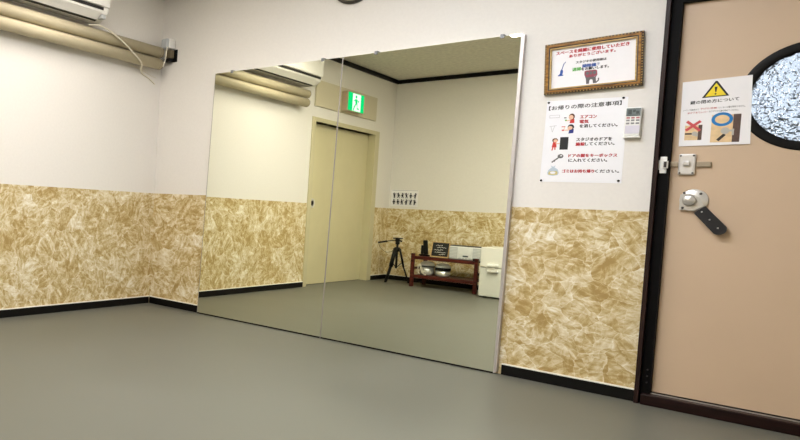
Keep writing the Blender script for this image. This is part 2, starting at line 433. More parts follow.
# corridor beyond the entrance door (seen only through the pebbled glass)
b = one('wall_corridor', M['corr'])
b.box(2.2, 4.9, 1.60, 1.66, 0, ZC); b.box(2.14, 2.2, YW+WT, 1.66, 0, ZC); b.box(4.9, 4.96, YW+WT, 1.66, 0, ZC)
b.box(2.5, 2.9, 1.575, 1.5995, .0, 2.0, M['corrdark']); b.box(3.15, 3.3, 1.575, 1.5995, .0, 2.3, M['corrdark'])  # dark panels added to give the pebbled glass contrast
b.box(2.2, 4.9, 1.59, 1.5995, .0, 1.02, M['corrdark'])
struct(fin(b))
b = one('ceiling_corridor', M['corr']); b.box(2.14, 4.96, YW+WT, 1.66, ZC, ZC+.05); struct(fin(b))
w1 = one('glow_panel', M['corrglow']); w1.box(2.55, 3.9, 1.590, 1.5985, 1.35, 2.3); struct(fin(w1))  # glowing panel added behind the pebbled glass, stands in for daylight

# ------------------------------------------------------------------ cream door on the left wall
b = one('trim_7', M['doorframe'])
b.box(-.149, .012, -4.005, -3.895, 0, 1.812, None, bevel=.003)      # far jamb
b.box(-.149, .012, -2.490, -2.420, 0, 1.812, None, bevel=.003)      # near jamb
b.box(-.149, .0118, -3.8948, -2.4902, 1.765, 1.812, None, bevel=.003)
struct(fin(b))
b = one('door_2', M['doorbeige']); b.box(-.115, -.075, -3.894, -2.491, .004, 1.764, None, bevel=.001); door2 = struct(fin(b))
q = one('finger_pull', M['steelw'], door2)
q.lathe([(.052, 0), (.052, .004), (.044, .006), (.032, .005), (.028, .0008)], 0, (-.0748, -2.66, .897), None, 28)
q.lathe([(0, .0012), (.030, .0012)], 0, (-.0748, -2.66, .897), M['steeldk'], 28); fin(q, 'round metal finger pull with a dark hollow')

# beige board and exit sign above the cream door
b = one('wall_panel', M['panel']); b.box(.0005, .020, -3.865, -2.445, 1.925, 2.200, None, bevel=.002)
tag(fin(b), 'plain beige board on the wall above the cream door, behind the exit sign', 'panel')
ex = empty('exit_sign', (.0205, -3.175, 1.942), label='lit green and white running man exit sign above the cream door', cat='exit sign')
b = one('case', M['exitcase'], ex); b.box(0, .075, -.190, .190, 0, .212, None, bevel=.004); fin(b, 'brown grey case')
b = one('lit_panel', M['exitgreen'], ex)
b.box(.0752, .0775, -.186, .186, .006, .206, M['exitgreen'])
b.box(.0776, .0782, -.105, .085, .010, .200, M['exitwhite'])
def ex_poly(pts):
    b.prism([(y, z) for y, z in pts], 0, .0783, .0787, M['exitgreen'])
ex_poly([(.005+.020*math.cos(a*PI/8), .168+.017*math.sin(a*PI/8)) for a in range(16)])
ex_poly([(.018, .146), (-.016, .142), (-.028, .092), (.014, .088), (.030, .120)])
ex_poly([(.014, .092), (-.006, .088), (.030, .052), (.052, .012), (.072, .016), (.048, .062)])
ex_poly([(-.026, .094), (-.004, .090), (-.030, .050), (-.068, .046), (-.070, .030), (-.020, .034)])
ex_poly([(.016, .144), (.022, .130), (.056, .112), (.060, .122)])
ex_poly([(-.016, .142), (-.022, .126), (-.052, .108), (-.066, .128), (-.054, .134), (-.048, .124)])
fin(b, 'lit face with the green running man in a white doorway')

# ------------------------------------------------------------------ mirrors
def mirror(label, xl0, xl1, xr0, xr1, z0, z1, clips, right_edge):
    """xl0/xl1 left edge at bottom/top, xr0/xr1 right edge; the panels hang very slightly out of plumb"""
    r = empty('wall_mirror', ((xl0+xr0)/2, YW, z0), label=label, cat='mirror', group='mirror panels on the wall')
    ox, oz = (xl0+xr0)/2, z0
    H = z1-z0
    def pl(b, off0, off1, y0, y1, m, ex=0):
        pts = [(xl0+off0[0]-ox, 0), (xr0+off0[1]-ox, 0), (xr1+off1[1]-ox, H), (xl1+off1[0]-ox, H)]
        b.prism(pts, 1, y0, y1, m)
    b = one('glass', M['mirror'], r)
    pl(b, (.004, -.004), (.004, -.004), -.0300, -.0060, None); fin(b, 'silvered mirror glass')
    b = one('backing', M['edge'], r); pl(b, (.006, -.006), (.006, -.006), -.0058, -.0004, None); fin(b)
    for nm, A0, A1, w in (('left', xl0, xl1, .0036), ('right', xr0, xr1, .0036)):
        b = one('edge_strip', M['edge' if right_edge and nm == 'right' else 'seam'], r)
        s = 1 if nm == 'left' else -1
        pts = [(A0-ox, 0), (A0+s*w-ox, 0), (A1+s*w-ox, H), (A1-ox, H)]
        if right_edge and nm == 'right': pts = [(A0-.004-ox+.0004, 0), (A0+.012-ox, .010), (A0+.012-ox, .05), (A1+.012-ox, H-.004), (A1+.008-ox, H), (A1-.004+.0004-ox, H)]
        b.prism(pts, 1, -.0305, -.0004); fin(b, 'thin silver metal edge')
    b = one('bottom_channel', M['black'], r); b.box(xl0-ox+.004, xr0-ox-.004, -.0335, -.0302, .0, .007); fin(b, 'thin dark channel along the foot')
    for cx in clips:
        b = one('clip', M['clip'], r); x = cx-ox
        b.box(x-.010, x+.010, -.0345, -.0004, H+.0005, H+.011, None, bevel=.003); b.box(x-.010, x+.010, -.0345, -.0309, H-.010, H+.0005, None, bevel=.0015); fin(b)
    return r
mirror('tall wall mirror panel nearest the left corner, reflecting the air conditioner', .525, .572, 1.535, 1.5685, .002, 1.7945, (.72, 1.43), False)
mirror('tall wall mirror panel with silver right edge beside the notice poster', 1.5355, 1.569, 2.538, 2.552, .002, 1.7945, (1.78, 2.46), True)

# ------------------------------------------------------------------ round clock high on the mirror wall
ck = empty('wall_clock', (1.60, YW, 2.279), label='round dark-rimmed wall clock high above the mirrors, cut off by the top of the photo', cat='clock')
b = one('rim', M['clockrim'], ck); b.lathe([(.152, -.0005), (.152, -.022), (.147, -.030), (.138, -.030), (.134, -.020), (.134, -.0005), (.152, -.0005)], 1, (0, 0, 0), None, 56); fin(b)
b = one('dial', M['clockface'], ck); b.lathe([(0, -.016), (.1335, -.016), (.1335, -.002), (0, -.002)], 1, (0, 0, 0), None, 48, False); fin(b)

# ------------------------------------------------------------------ air conditioner and the two beige rolls on the left wall
AY0, AY1 = -2.19, -.77
ac = empty('air_conditioner', (0, (AY0+AY1)/2, 2.082), label='white wall air conditioner high on the left wall above the beige rolls', cat='air conditioner')
h = (AY1-AY0)/2
b = one('body', M['ac'], ac)
prof = [(.0005, 0), (.10, -.012), (.150, .000), (.196, .032), (.206, .052), (.206, .275), (.185, .31), (.0005, .315)]
b.prism([(x, z) for x, z in prof], 1, -h, h)
o = fin(b)
b = one('front_panel', M['ac'], ac)
b.prism([(.2064, .074), (.218, .078), (.224, .10), (.224, .275), (.212, .305), (.2064, .305)], 1, -h+.004, h-.004); fin(b)
b = one('louver', M['ac'], ac)
b.prism([(.153, -.0005), (.204, .040), (.209, .037), (.160, -.008)], 1, -h+.07, h-.065)
fin(b, 'long white air louver')
b = one('air_slot', M['acdk'], ac)
b.prism([(.122, -.0060), (.146, -.0003), (.1465, -.0035), (.1225, -.0095)], 1, -h+.05, h-.05)
b.prism([(.2064, .053), (.2064, .073), (.2105, .073), (.2098, .052)], 1, -h+.02, h-.05)
fin(b, 'dark slots beside the louver')
b = one('lower_grille', M['acgrey'], ac); b.prism([(.050, -.0065), (.112, -.0125), (.110, -.0165), (.052, -.0105)], 1, -h+.03, h-.10); fin(b)
b = one('end_cap', M['greybox'], ac); b.box(.15, .20, h-.055, h-.015, -.002, .028, None, bevel=.006, mtx=None); fin(b, 'pale grey corner piece')
b = one('power_cord', M['cable'], ac)
yy = (AY0+AY1)/2
cord = [(.10, -.86, 2.045), (.128, -.76, 2.052), (.138, -.62, 2.012), (.140, -.45, 1.93), (.125, -.33, 1.868), (.02, -.22, 1.83), (.006, -.12, 1.80), (.006, -.045, 1.765)]
b.tube([(x, y-yy, z-2.082) for x, y, z in cord], .006); fin(b, 'cream cord drooping over the beige rolls')

def roll(label, z, r, y0, y1):
    t = empty('rolled_blind', (.075, y1, z), label=label, cat='blind', group='beige rolls under the air conditioner')
    L_ = y1-y0
    b = one('roll_cloth', M['roll'], t)
    b.lathe([(r, -.006), (r, -L_+.006)], 1, (0, 0, 0), None, 28)
    b.lathe([(r+.0015, -.03), (r+.0015, -.034)], 1, (0, 0, 0), None, 28); fin(b)
    for y in (0, -L_):
        b = one('end_cap', M['rolldk'], t); s = -1 if y == 0 else 1
        b.lathe([(0, s*.0), (r*.9, s*.0), (r+.001, s*.002), (r+.001, s*.0058)], 1, (0, y, 0), None, 28); fin(b, 'darker brown end cap')
    return t
roll('long beige rolled blind on the left wall, upper of the pair under the air conditioner', 1.998, .0415, -2.17, -.07)
roll('long beige rolled blind on the left wall, lower of the pair', 1.908, .0415, -2.16, -.07)

bk = empty('roll_bracket', (.075, YW, 1.965), label='cream and black metal bracket on the mirror wall holding the ends of the beige rolls', cat='bracket')
b = one('plate', M['blackpl'], bk); b.box(.050, .092, -.010, -.0005, -.030, .065, None, bevel=.002); fin(b, 'black plate')
b = one('holder', M['rolldk'], bk); b.box(.020, .068, -.055, -.0105, -.005, .062, None, bevel=.006); fin(b, 'cream holder')
b = one('clamp', M['blackpl'], bk); b.box(.000, .060, -.060, -.0105, -.034, -.006, None, bevel=.004); fin(b, 'black clamp under the holder')
sbx = empty('small_box', (.105, -.022, 2.0275), label='small pale grey box sitting on the bracket in the corner beside the upper beige roll', cat='box')
b = one('case', M['greybox'], sbx); b.box(-.040, .030, -.040, .035, 0, .082, None, bevel=.014, seg=3); fin(b)
b = one('cap', M['white'], sbx); b.box(.031, .044, -.030, .040, .006, .080, None, bevel=.006); fin(b, 'white side cover')
b = one('pull_string', M['cable'], sbx)
b.tube([(.030, -.036, .012), (.036, -.052, -.02), (.036, -.058, -.08), (.030, -.075, -.150)], .005); fin(b, 'short white string hanging from it')
b = one('thin_cord', M['cable'])
b.tube([(.012, -.345, 1.866), (.005, -.26, 1.858), (.005, -.15, 1.838), (.005, -.08, 1.822), (.005, -.03, 1.815)], .0022)
tag(fin(b), 'thin white cord hanging slack along the wall below the beige rolls near the corner', 'cord')

# ------------------------------------------------------------------ printed things
def text(name, body, x0, x1, zc, zh, y, m, parent, ox, oz, bold=.012, lab=None, rot=0):
    """lettering set to span x0..x1, centred on zc with height zh, raised a hair off the sheet (readable from -y)"""
    cu = bpy.data.curves.new('t', 'FONT'); cu.body = body; cu.size = 1; cu.offset = 0; cu.resolution_u = 2; cu.extrude = 0
    to = bpy.data.objects.new('t', cu); COL.objects.link(to)
    dg = bpy.context.evaluated_depsgraph_get(); ev = to.evaluated_get(dg)
    me = bpy.data.meshes.new_from_object(ev)
    bpy.data.objects.remove(to); bpy.data.curves.remove(cu)
    xs = [v.co.x for v in me.vertices]; ys = [v.co.y for v in me.vertices]
    a, bb, c, dd = min(xs), max(xs), min(ys), max(ys)
    sx = (x1-x0)/(bb-a); sz = zh/(dd-c)
    for v in me.vertices:
        x = (v.co.x-a)*sx; z = (v.co.y-(c+dd)/2)*sz
        v.co = Vector((x0+x-ox, y, zc+z+rot*(x-(x1-x0)/2)-oz))
    # heavier weight: the outline repeated a hair's width aside
    bt = bmesh.new(); bt.from_mesh(me); src = list(bt.verts)+list(bt.edges)+list(bt.faces)
    e_ = bold*zh*1.8
    for dx, dz, dy in ((e_, 0, -.00003), (-e_, 0, -.00006), (0, e_, -.00009)):
        g = bmesh.ops.duplicate(bt, geom=src); 
        for v in g['geom']:
            if isinstance(v, bmesh.types.BMVert): v.co += Vector((dx, dy, dz))
    bt.to_mesh(me); bt.free()
    me.name = name; me.materials.clear(); me.materials.append(m)
    for p_ in me.polygons: p_.material_index = 0
    o = bpy.data.objects.new(name, me); COL.objects.link(o); o.parent = parent
    if lab: o['label'] = lab
    return o
class Pic:
    """flat printed picture made of layered polygons"""
    def __init__(s, name, parent, ox, oz, y, label=None): s.b = MB(); s.n = name; s.p = parent; s.o = (ox, oz); s.y = y; s.lab = label
    def poly(s, pts, m):
        s.y -= .00012
        t = bmesh.new(); t.faces.new([t.verts.new((x-s.o[0], s.y, z-s.o[1])) for x, z in pts]); 
        bmesh.ops.recalc_face_normals(t, faces=t.faces); 
        s.b.merge(t, m); return s
    def ell(s, cx, cz, rx, rz, m, n=20, a0=0, a1=2*PI): 
        full = abs(a1-a0-2*PI) < 1e-6
        return s.poly([(cx+rx*math.cos(a0+(a1-a0)*k/n), cz+rz*math.sin(a0+(a1-a0)*k/n)) for k in range(n if full else n+1)], m)
    def rect(s, x0, x1, z0, z1, m): return s.poly([(x0, z0), (x1, z0), (x1, z1), (x0, z1)], m)
    def line(s, x0, z0, x1, z1, w, m):
        d = Vector((x1-x0, z1-z0)).normalized(); n = Vector((-d.y, d.x))*w/2
        return s.poly([(x0+n.x, z0+n.y), (x0-n.x, z0-n.y), (x1-n.x, z1-n.y), (x1+n.x, z1+n.y)], m)
    def ring(s, cx, cz, rx, rz, w, m, n=40):
        s.y -= .00012; t = bmesh.new(); A = []; B = []
        for k in range(n):
            c, q_ = math.cos(2*PI*k/n), math.sin(2*PI*k/n)
            A.append(t.verts.new((cx+rx*c-s.o[0], s.y, cz+rz*q_-s.o[1]))); B.append(t.verts.new((cx+(rx-w)*c-s.o[0], s.y, cz+(rz-w)*q_-s.o[1])))
        for k in range(n): t.faces.new([A[k], A[(k+1) % n], B[(k+1) % n], B[k]])
        s.b.merge(t, m); return s
    def done(s):
        o = s.b.build(s.n, None, s.p)
        if s.lab: o['label'] = s.lab
        return o

# framed notice --------------------------------------------------
fx, fz = 2.858, 1.603
TILT = .040
fr = empty('framed_notice', (fx, YW, fz), label='gilt framed thank-you notice hanging on the wall above the white poster', cat='picture frame')
FW, FH = .196, .127
def ringbox(b, w0, h0, w1, h1, y0, y1, m):
    """rectangular ring between outer half sizes (w0,h0) and inner (w1,h1)"""
    t = bmesh.new()
    V = lambda w, hh, y: [t.verts.new((sx*w, y, sz*hh)) for sx, sz in ((-1, -1), (1, -1), (1, 1), (-1, 1))]
    a, c, d_, e_ = V(w0, h0, y0), V(w1, h1, y0), V(w0, h0, y1), V(w1, h1, y1)
    for i in range(4):
        j = (i+1) % 4
        t.faces.new([a[i], a[j], c[j], c[i]]); t.faces.new([d_[j], d_[i], e_[i], e_[j]])
        t.faces.new([a[j], a[i], d_[i], d_[j]]); t.faces.new([c[i], c[j], e_[j], e_[i]])
    bmesh.ops.recalc_face_normals(t, faces=t.faces); b.merge(t, m)
def shear(o):                 # the picture hangs tilted, its right side up
    return o
b = one('frame', M['gold'], fr)
ringbox(b, FW-.0075, FH-.0075, FW-.0175, FH-.0175, -.028, -.0005, M['gold'])
ringbox(b, FW-.0175, FH-.0175, FW-.023, FH-.023, -.020, -.0005, M['frameblk'])
ringbox(b, FW-.023, FH-.023, FW-.028, FH-.028, -.024, -.0005, M['goldlt'])
fin(b, 'gilt moulding with a black inner line')
b = one('beaded_edge', M['golddk'], fr)
ringbox(b, FW, FH, FW-.0074, FH-.0074, -.021, -.0005, M['golddk'])
for sx in (-1, 1):
    for k_ in range(40):
        z = -FH+.004+k_*(2*FH-.008)/39; b.box(sx*(FW-.003)-.0026, sx*(FW-.003)+.0026, -.0245, -.0212, z-.0022, z+.0022, M['goldlt'] if k_ % 2 else M['golddk'])
for sz in (-1, 1):
    for k_ in range(60):
        x = -FW+.004+k_*(2*FW-.008)/59; b.box(x-.0022, x+.0022, -.0245, -.0212, sz*(FH-.003)-.0026, sz*(FH-.003)+.0026, M['goldlt'] if k_ % 2 else M['golddk'])
fin(b, 'dark beaded outer edge')
b = one('sheet', M['paper'], fr); b.box(-FW+.0275, FW-.0275, -.010, -.002, -FH+.0275, FH-.0275); fin(b, 'white printed sheet')
py = -.0106
R_ = 0.0
text('lettering', 'スペースを綺麗に使用していただき', -.150, .142, 0.0780, .0175, py, M['red'], fr, 0, 0, .04, 'red Japanese lettering, first line')
text('lettering', 'ありがとうございます。', -.095, .090, 0.0560, .0150, py, M['red'], fr, 0, 0, .04, 'red Japanese lettering, second line')
text('lettering', 'スタジオの使用後は', -.066, .056, 0.0205, .0125, py, M['ink'], fr, 0, 0, .035, 'black Japanese lettering, third line')
text('lettering', '掃除機', -.040, .016, -0.0015, .0165, py, M['blue'], fr, 0, 0, .045, 'blue Japanese lettering')
text('lettering', 'で', .018, .029, -0.0005, .0120, py, M['blue'], fr, 0, 0, .03, 'blue Japanese lettering')
text('lettering', '清掃', -.080, -.045, -.0135, .0165, py, M['green'], fr, 0, 0, .045, 'green Japanese lettering')
text('lettering', 'をお願いします。', -.043, .066, -.0165, .0140, py, M['ink'], fr, 0, 0, .035, 'black Japanese lettering, last line')
p = Pic('vacuum_picture', fr, 0, 0, py, 'blue printed vacuum cleaner')
p.line(-.128, -.018, -.116, .022, .0035, M['blue']).line(-.116, .022, -.108, .030, .003, M['blue']).ell(-.125, -.018, .006, .013, M['blue']).rect(-.140, -.118, -.038, -.032, M['blue']).poly([(-.136, -.032), (-.122, -.032), (-.125, -.024), (-.131, -.024)], M['blue']); p.done()
p = Pic('bowing_figure_picture', fr, 0, 0, py, 'small printed grey bowing figure')
p.poly([(-.030, -.030), (-.024, -.026), (.012, -.026), (.020, -.030), (.022, -.052), (.010, -.060), (-.020, -.060), (-.030, -.048)], M['pinkink'])
p.poly([(-.030, -.046), (-.020, -.060), (.012, -.060), (.022, -.050), (.016, -.064), (.018, -.092), (-.022, -.092), (-.024, -.066)], M['greyink'])
p.ell(-.018, -.040, .007, .008, M['greyink']).ell(-.004, -.040, .005, .008, M['greyink']).ell(.010, -.040, .007, .008, M['greyink'])
p.poly([(-.010, -.092), (-.009, -.076), (-.003, -.070), (.004, -.076), (.005, -.092)], M['paper'])
p.line(.016, -.090, .027, -.080, .006, M['greyink']).line(.027, -.080, .027, -.068, .005, M['greyink']); p.done()
fr.rotation_euler = (0, -TILT, 0)

# notice poster --------------------------------------------------
px, pz = 2.670, 1.028
po = empty('notice_poster', (px, YW, pz), label='white laminated notice poster with red and black lettering, pinned under the gilt frame', cat='poster')
b = one('sheet', M['laminate'], po)
b.prism([(.003, 0), (.3375, -.004), (.338, .408), (.010, .411)], 1, -.0014, -.0004); fin(b, 'white laminated sheet')
for x, z in ((2.687, 1.430), (2.990, 1.432), (2.679, 1.034), (2.996, 1.036)):
    q = one('push_pin', M['blackpl'], po); q.lathe([(0, -.010), (.0035, -.010), (.0042, -.004), (.0055, -.0016)], 1, (x-px, 0, z-pz), None, 14); fin(q, 'black push pin')
y = -.0018
text('lettering', '【お帰りの際の注意事項】', 2.690, 2.984, 1.405, .0215, y, M['ink'], po, px, pz, .015, 'black Japanese title', .03)
text('lettering', 'エアコン', 2.825, 2.891, 1.350, .0155, y, M['red'], po, px, pz, .04, 'red Japanese lettering')
text('lettering', '電気', 2.824, 2.860, 1.327, .0170, y, M['red'], po, px, pz, .04, 'red Japanese lettering')
text('lettering', 'を消してください。', 2.825, 2.975, 1.305, .0165, y, M['ink'], po, px, pz, .03)
text('lettering', 'スタジオのドアを', 2.816, 2.958, 1.239, .0165, y, M['ink'], po, px, pz, .03)
text('lettering', '施錠', 2.815, 2.851, 1.216, .0170, y, M['red'], po, px, pz, .04, 'red Japanese lettering')
text('lettering', 'してください。', 2.853, 2.969, 1.216, .0160, y, M['ink'], po, px, pz, .03)
text('lettering', 'ドアの鍵をキーボックス', 2.789, 2.983, 1.159, .0165, y, M['red'], po, px, pz, .04, 'red Japanese lettering')
text('lettering', 'に入れてください。', 2.790, 2.946, 1.136, .0165, y, M['ink'], po, px, pz, .03)
text('lettering', 'ゴミはお持ち帰り', 2.767, 2.898, 1.082, .0165, y, M['red'], po, px, pz, .04, 'red Japanese lettering')
text('lettering', 'ください。', 2.901, 2.995, 1.082, .0155, y, M['ink'], po, px, pz, .03)
y = -.0016
p = Pic('remote_user_picture', po, px, pz, y, 'printed person in red switching off an air conditioner')
p.rect(2.695, 2.739, 1.351, 1.366, M['palegrey']).rect(2.697, 2.737, 1.3535, 1.364, M['laminate'])
p.poly([(2.782, 1.322), (2.802, 1.322), (2.801, 1.342), (2.786, 1.344)], M['shirtred']).ell(2.790, 1.354, .0125, .0155, M['brown']).ell(2.787, 1.351, .0100, .0115, M['skin']).line(2.785, 1.337, 2.768, 1.334, .0045, M['skin']).ell(2.766, 1.337, .004, .004, M['green']).rect(2.758, 2.768, 1.347, 1.352, M['greyink'])
p.done()
p = Pic('ceiling_lamp_picture', po, px, pz, y, 'pale printed outline of a lamp')
p.line(2.698, 1.309, 2.728, 1.312, .0025, M['palegrey']).line(2.704, 1.310, 2.712, 1.280, .002, M['palegrey']).line(2.712, 1.280, 2.720, 1.311, .002, M['palegrey'])
p.done()
p = Pic('light_switching_picture', po, px, pz, y, 'printed person in blue switching off a light')
p.poly([(2.781, 1.270), (2.801, 1.272), (2.802, 1.292), (2.783, 1.292)], M['shirtblue']).ell(2.789, 1.302, .0135, .0140, M['ink']).ell(2.786, 1.298, .0105, .0095, M['skin']).line(2.784, 1.288, 2.760, 1.287, .0045, M['skin']).rect(2.750, 2.766, 1.303, 1.307, M['xred']).line(2.764, 1.305, 2.760, 1.287, .003, M['skin']).rect(2.752, 2.761, 1.284, 1.291, M['xred']); p.done()
p = Pic('locking_up_picture', po, px, pz, y, 'printed person in red at a black door')
p.rect(2.748, 2.783, 1.190, 1.253, M['ink']).line(2.720, 1.202, 2.716, 1.187, .005, M['shirtred']).line(2.728, 1.204, 2.729, 1.190, .005, M['shirtred']).poly([(2.714, 1.202), (2.735, 1.202), (2.733, 1.230), (2.719, 1.230)], M['shirtred']).ell(2.727, 1.238, .0125, .0105, M['brown']).ell(2.729, 1.235, .009, .008, M['skin']).line(2.730, 1.221, 2.748, 1.222, .0045, M['skin']); p.done()
p = Pic('key_picture', po, px, pz, y, 'printed grey key')
p.line(2.719, 1.126, 2.748, 1.151, .0065, M['greyink']).ell(2.755, 1.157, .0125, .0105, M['greyink']).ell(2.757, 1.160, .004, .0035, M['laminate']).line(2.728, 1.134, 2.733, 1.130, .004, M['greyink']).line(2.749, 1.160, 2.758, 1.167, .006, M['greyink']); p.done()
p = Pic('rubbish_bag_picture', po, px, pz, y, 'printed bag of rubbish')
p.poly([(2.703, 1.072), (2.707, 1.062), (2.728, 1.058), (2.748, 1.062), (2.753, 1.072), (2.748, 1.090), (2.733, 1.101), (2.722, 1.101), (2.708, 1.088)], M['bagblue']).poly([(2.707, 1.071), (2.711, 1.063), (2.744, 1.063), (2.749, 1.072), (2.744, 1.082), (2.712, 1.081)], M['yellowink']).ell(2.727, 1.074, .012, .006, M['laminate']).poly([(2.722, 1.101), (2.716, 1.111), (2.727, 1.104), (2.738, 1.111), (2.733, 1.101)], M['bagblue']); p.done()

# remote control -------------------------------------------------
rm = empty('remote_control', (3.034, YW, 1.246), rot=(0, .012, 0), label='white air conditioner remote with grey display, hanging beside the poster', cat='remote control')
b = one('case', M['white'], rm); b.box(-.031, .031, -.024, -.007, 0, .136, None, bevel=.006, seg=3); fin(b)
b = one('display', M['lcd'], rm); b.box(-.0265, .0265, -.0252, -.0242, .094, .131, M['lcd'])
for x0, x1, z0, z1 in ((-.020, -.006, .102, .124), (-.002, .008, .112, .124), (.010, .022, .104, .118), (-.022, .020, .0955, .0985)):
    b.box(x0, x1, -.0256, -.0253, z0, z1, M['lcddk'])
fin(b, 'grey display')
for r_, (z, n, m_) in enumerate(((.086, 3, 'btnred'), (.074, 3, 'btngrey'), (.060, 3, 'btngrey'))):
    for k_ in range(n):
        x = -.018+k_*.018
        q = one('button', M[m_], rm); q.box(x-.0065, x+.0065, -.0262, -.0242, z-.004, z+.004, None, bevel=.001); fin(q)
q = one('button_cover', M['btn'], rm); q.box(-.027, .027, -.0256, -.0242, .012, .050, None, bevel=.0006); fin(q, 'pale lilac sliding cover')
q = one('wall_holder', M['white'], rm); q.box(-.033, .033, -.0066, -.0005, -.004, .06, None, bevel=.002); q.box(-.033, .033, -.028, -.0070, -.008, -.0005, None, bevel=.002); fin(q)

# door sign ------------------------------------------------------
sx_, sz_ = 3.202, 1.198
ds = empty('door_sign', (sx_, YL-.0034, sz_), label='white sheet on the entrance door with a yellow warning triangle and two lock photos', cat='sign')
b = one('sheet', M['paper'], ds); b.prism([(0, -.001), (.233, .004), (.222, .301), (-.004, .290)], 1, -.0012, -.0004); fin(b, 'white paper sheet')
y = -.0014
p = Pic('warning_triangle', ds, sx_, sz_, y, 'yellow warning triangle with an exclamation mark')
p.poly([(3.267, 1.411), (3.356, 1.416), (3.314, 1.484), (3.308, 1.484)], M['ink']).poly([(3.278, 1.4165), (3.346, 1.420), (3.311, 1.475)], M['yellow']).poly([(3.3065, 1.458), (3.3155, 1.458), (3.3130, 1.434), (3.3095, 1.434)], M['ink']).ell(3.3110, 1.4265, .0032, .0035, M['ink']); p.done()
text('lettering', '鍵の閉め方について', 3.230, 3.388, 1.396, .0155, y, M['ink'], ds, sx_, sz_, .02, 'black Japanese title', .05)
text('lettering', 'レバーを最後まで', 3.209, 3.261, 1.3605, .0075, y, M['ink'], ds, sx_, sz_, .005, None, .03)
text('lettering', '下げた状態', 3.264, 3.320, 1.3640, .0085, y, M['red'], ds, sx_, sz_, .01, 'red Japanese lettering', .03)
text('lettering', 'にしないと鍵が閉まりません。', 3.325, 3.410, 1.3665, .0080, y, M['ink'], ds, sx_, sz_, .005, None, .03)
text('lettering', '必ず下までレバー', 3.223, 3.292, 1.3475, .0085, y, M['red'], ds, sx_, sz_, .01, 'red Japanese lettering', .03)
text('lettering', 'を下げてから鍵を閉めてください。', 3.295, 3.390, 1.3510, .0080, y, M['ink'], ds, sx_, sz_, .005, None, .03)
p = Pic('wrong_lock_photo', ds, sx_, sz_, y, 'small photo of the raised lever under a red cross')
p.rect(3.219, 3.276, 1.224, 1.290, M['photobeige']).rect(3.264, 3.277, 1.224, 1.292, M['photobrown']).rect(3.220, 3.246, 1.249, 1.256, M['photodark']).ell(3.252, 1.253, .009, .010, M['photogrey']).rect(3.256, 3.264, 1.240, 1.258, M['photogrey'])
p.line(3.222, 1.268, 3.270, 1.309, .011, M['xred']).line(3.224, 1.309, 3.270, 1.266, .011, M['xred']); p.done()
p = Pic('right_lock_photo', ds, sx_, sz_, y, 'photo of the lowered lever under a blue ring')
p.rect(3.306, 3.400, 1.212, 1.333, M['photobeige']).rect(3.376, 3.400, 1.212, 1.334, M['photobrown']).line(3.330, 1.220, 3.352, 1.247, .011, M['photodark']).ell(3.352, 1.262, .014, .015, M['photogrey']).rect(3.358, 3.376, 1.258, 1.266, M['photogrey']).rect(3.374, 3.381, 1.242, 1.270, M['photogrey'])
p.ring(3.340, 1.313, .0350, .0305, .0115, M['ringblue']); p.done()

# small paper on the back wall ------------------------------------
pa = empty('pose_poster', (.185, -D, .925), rot=(0, 0, PI), label='small white paper with two rows of black silhouettes, on the back wall above the tripod', cat='poster')
b = one('sheet', M['paper'], pa); b.box(-.165, .165, -.0014, -.0004, 0, .205); fin(b)
b = one('top_tape', M['greyink'], pa); b.box(-.160, .155, -.0018, -.0014, .196, .199); fin(b)
p = Pic('silhouette_picture', pa, 0, 0, -.0016, 'two rows of six black silhouettes')
random.seed(3)
for r_ in range(2):
    for c_ in range(6):
        x = -.128+c_*.050; z = .120-r_*.080
        lean = random.uniform(-.008, .008)
        p.ell(x+lean, z+.040, .0075, .009, M['ink'], 10).poly([(x-.011+lean, z+.030), (x+.011+lean, z+.030), (x+.009, z), (x-.009, z)], M['ink'])
        p.line(x-.005, z+.002, x-.008+random.uniform(-.004, .006), z-.018, .008, M['ink']).line(x+.005, z+.002, x+.007+random.uniform(-.006, .006), z-.018, .008, M['ink'])
        p.line(x-.008, z+.026, x-.019, z+random.choice((.006, .042)), .006, M['ink']).line(x+.008, z+.026, x+.019, z+random.choice((.006, .042)), .006, M['ink'])
p.done()

# ------------------------------------------------------------------ things along the back wall (seen in the mirror)
# tripod
TX, TY = .270, -4.11
tp = empty('camera_tripod', (TX, TY, 0), label='black camera tripod standing in the back corner beside the wooden rack', cat='tripod')
b = one('column', M['blackpl'], tp); b.cyl((0, 0, .17), (0, 0, .46), .013); b.cyl((0, 0, .375), (0, 0, .425), .032, None, 18); fin(b)
b = one('head', M['blackpl'], tp); b.cyl((0, 0, .4602), (0, 0, .492), .024); b.box(-.022, .022, -.024, .024, .4925, .525, None, bevel=.006); b.box(-.046, .046, -.034, .034, .5255, .540, None, bevel=.004); b.cyl((.0225, 0, .508), (.050, 0, .500), .010); fin(b)
b = one('pan_handle', M['blackpl'], tp); b.cyl((-.0235, .01, .510), (-.10, .06, .492), .0055); b.cyl((-.10, .06, .492), (-.185, .115, .470), .011); fin(b)
for a in (205, 322, 110):
    c, s = math.cos(math.radians(a)), math.sin(math.radians(a)); rr = .155 if a != 80 else .15
    b = one('leg', M['blackpl'], tp)
    k_ = 1.5 if a != 322 else .8; b.cyl((.030*c, .030*s, .41), (.085*c, .085*s, .19), .015*k_); b.cyl((.085*c, .085*s, .19), (rr*.97*c, rr*.97*s, .014), .011*k_)
    lo = fin(b); q = one('rubber_foot', M['rubber'], lo); q.lathe([(0, 0), (.013, 0), (.015, .010), (.010, .024)], 2, (rr*c, rr*s, .0005), None, 12); fin(q)
    q = one('brace', M['blackpl'], tp); q.cyl((.014*c, .014*s, .19), (.068*c, .068*s, .245), .0045); fin(q)
b = one('lanyard', M['blackpl'], tp); b.tube([(-.18, .112, .462), (-.15, .10, .40), (-.10, .07, .36), (-.05, .04, .37), (-.036, .02, .395)], .002); fin(b)

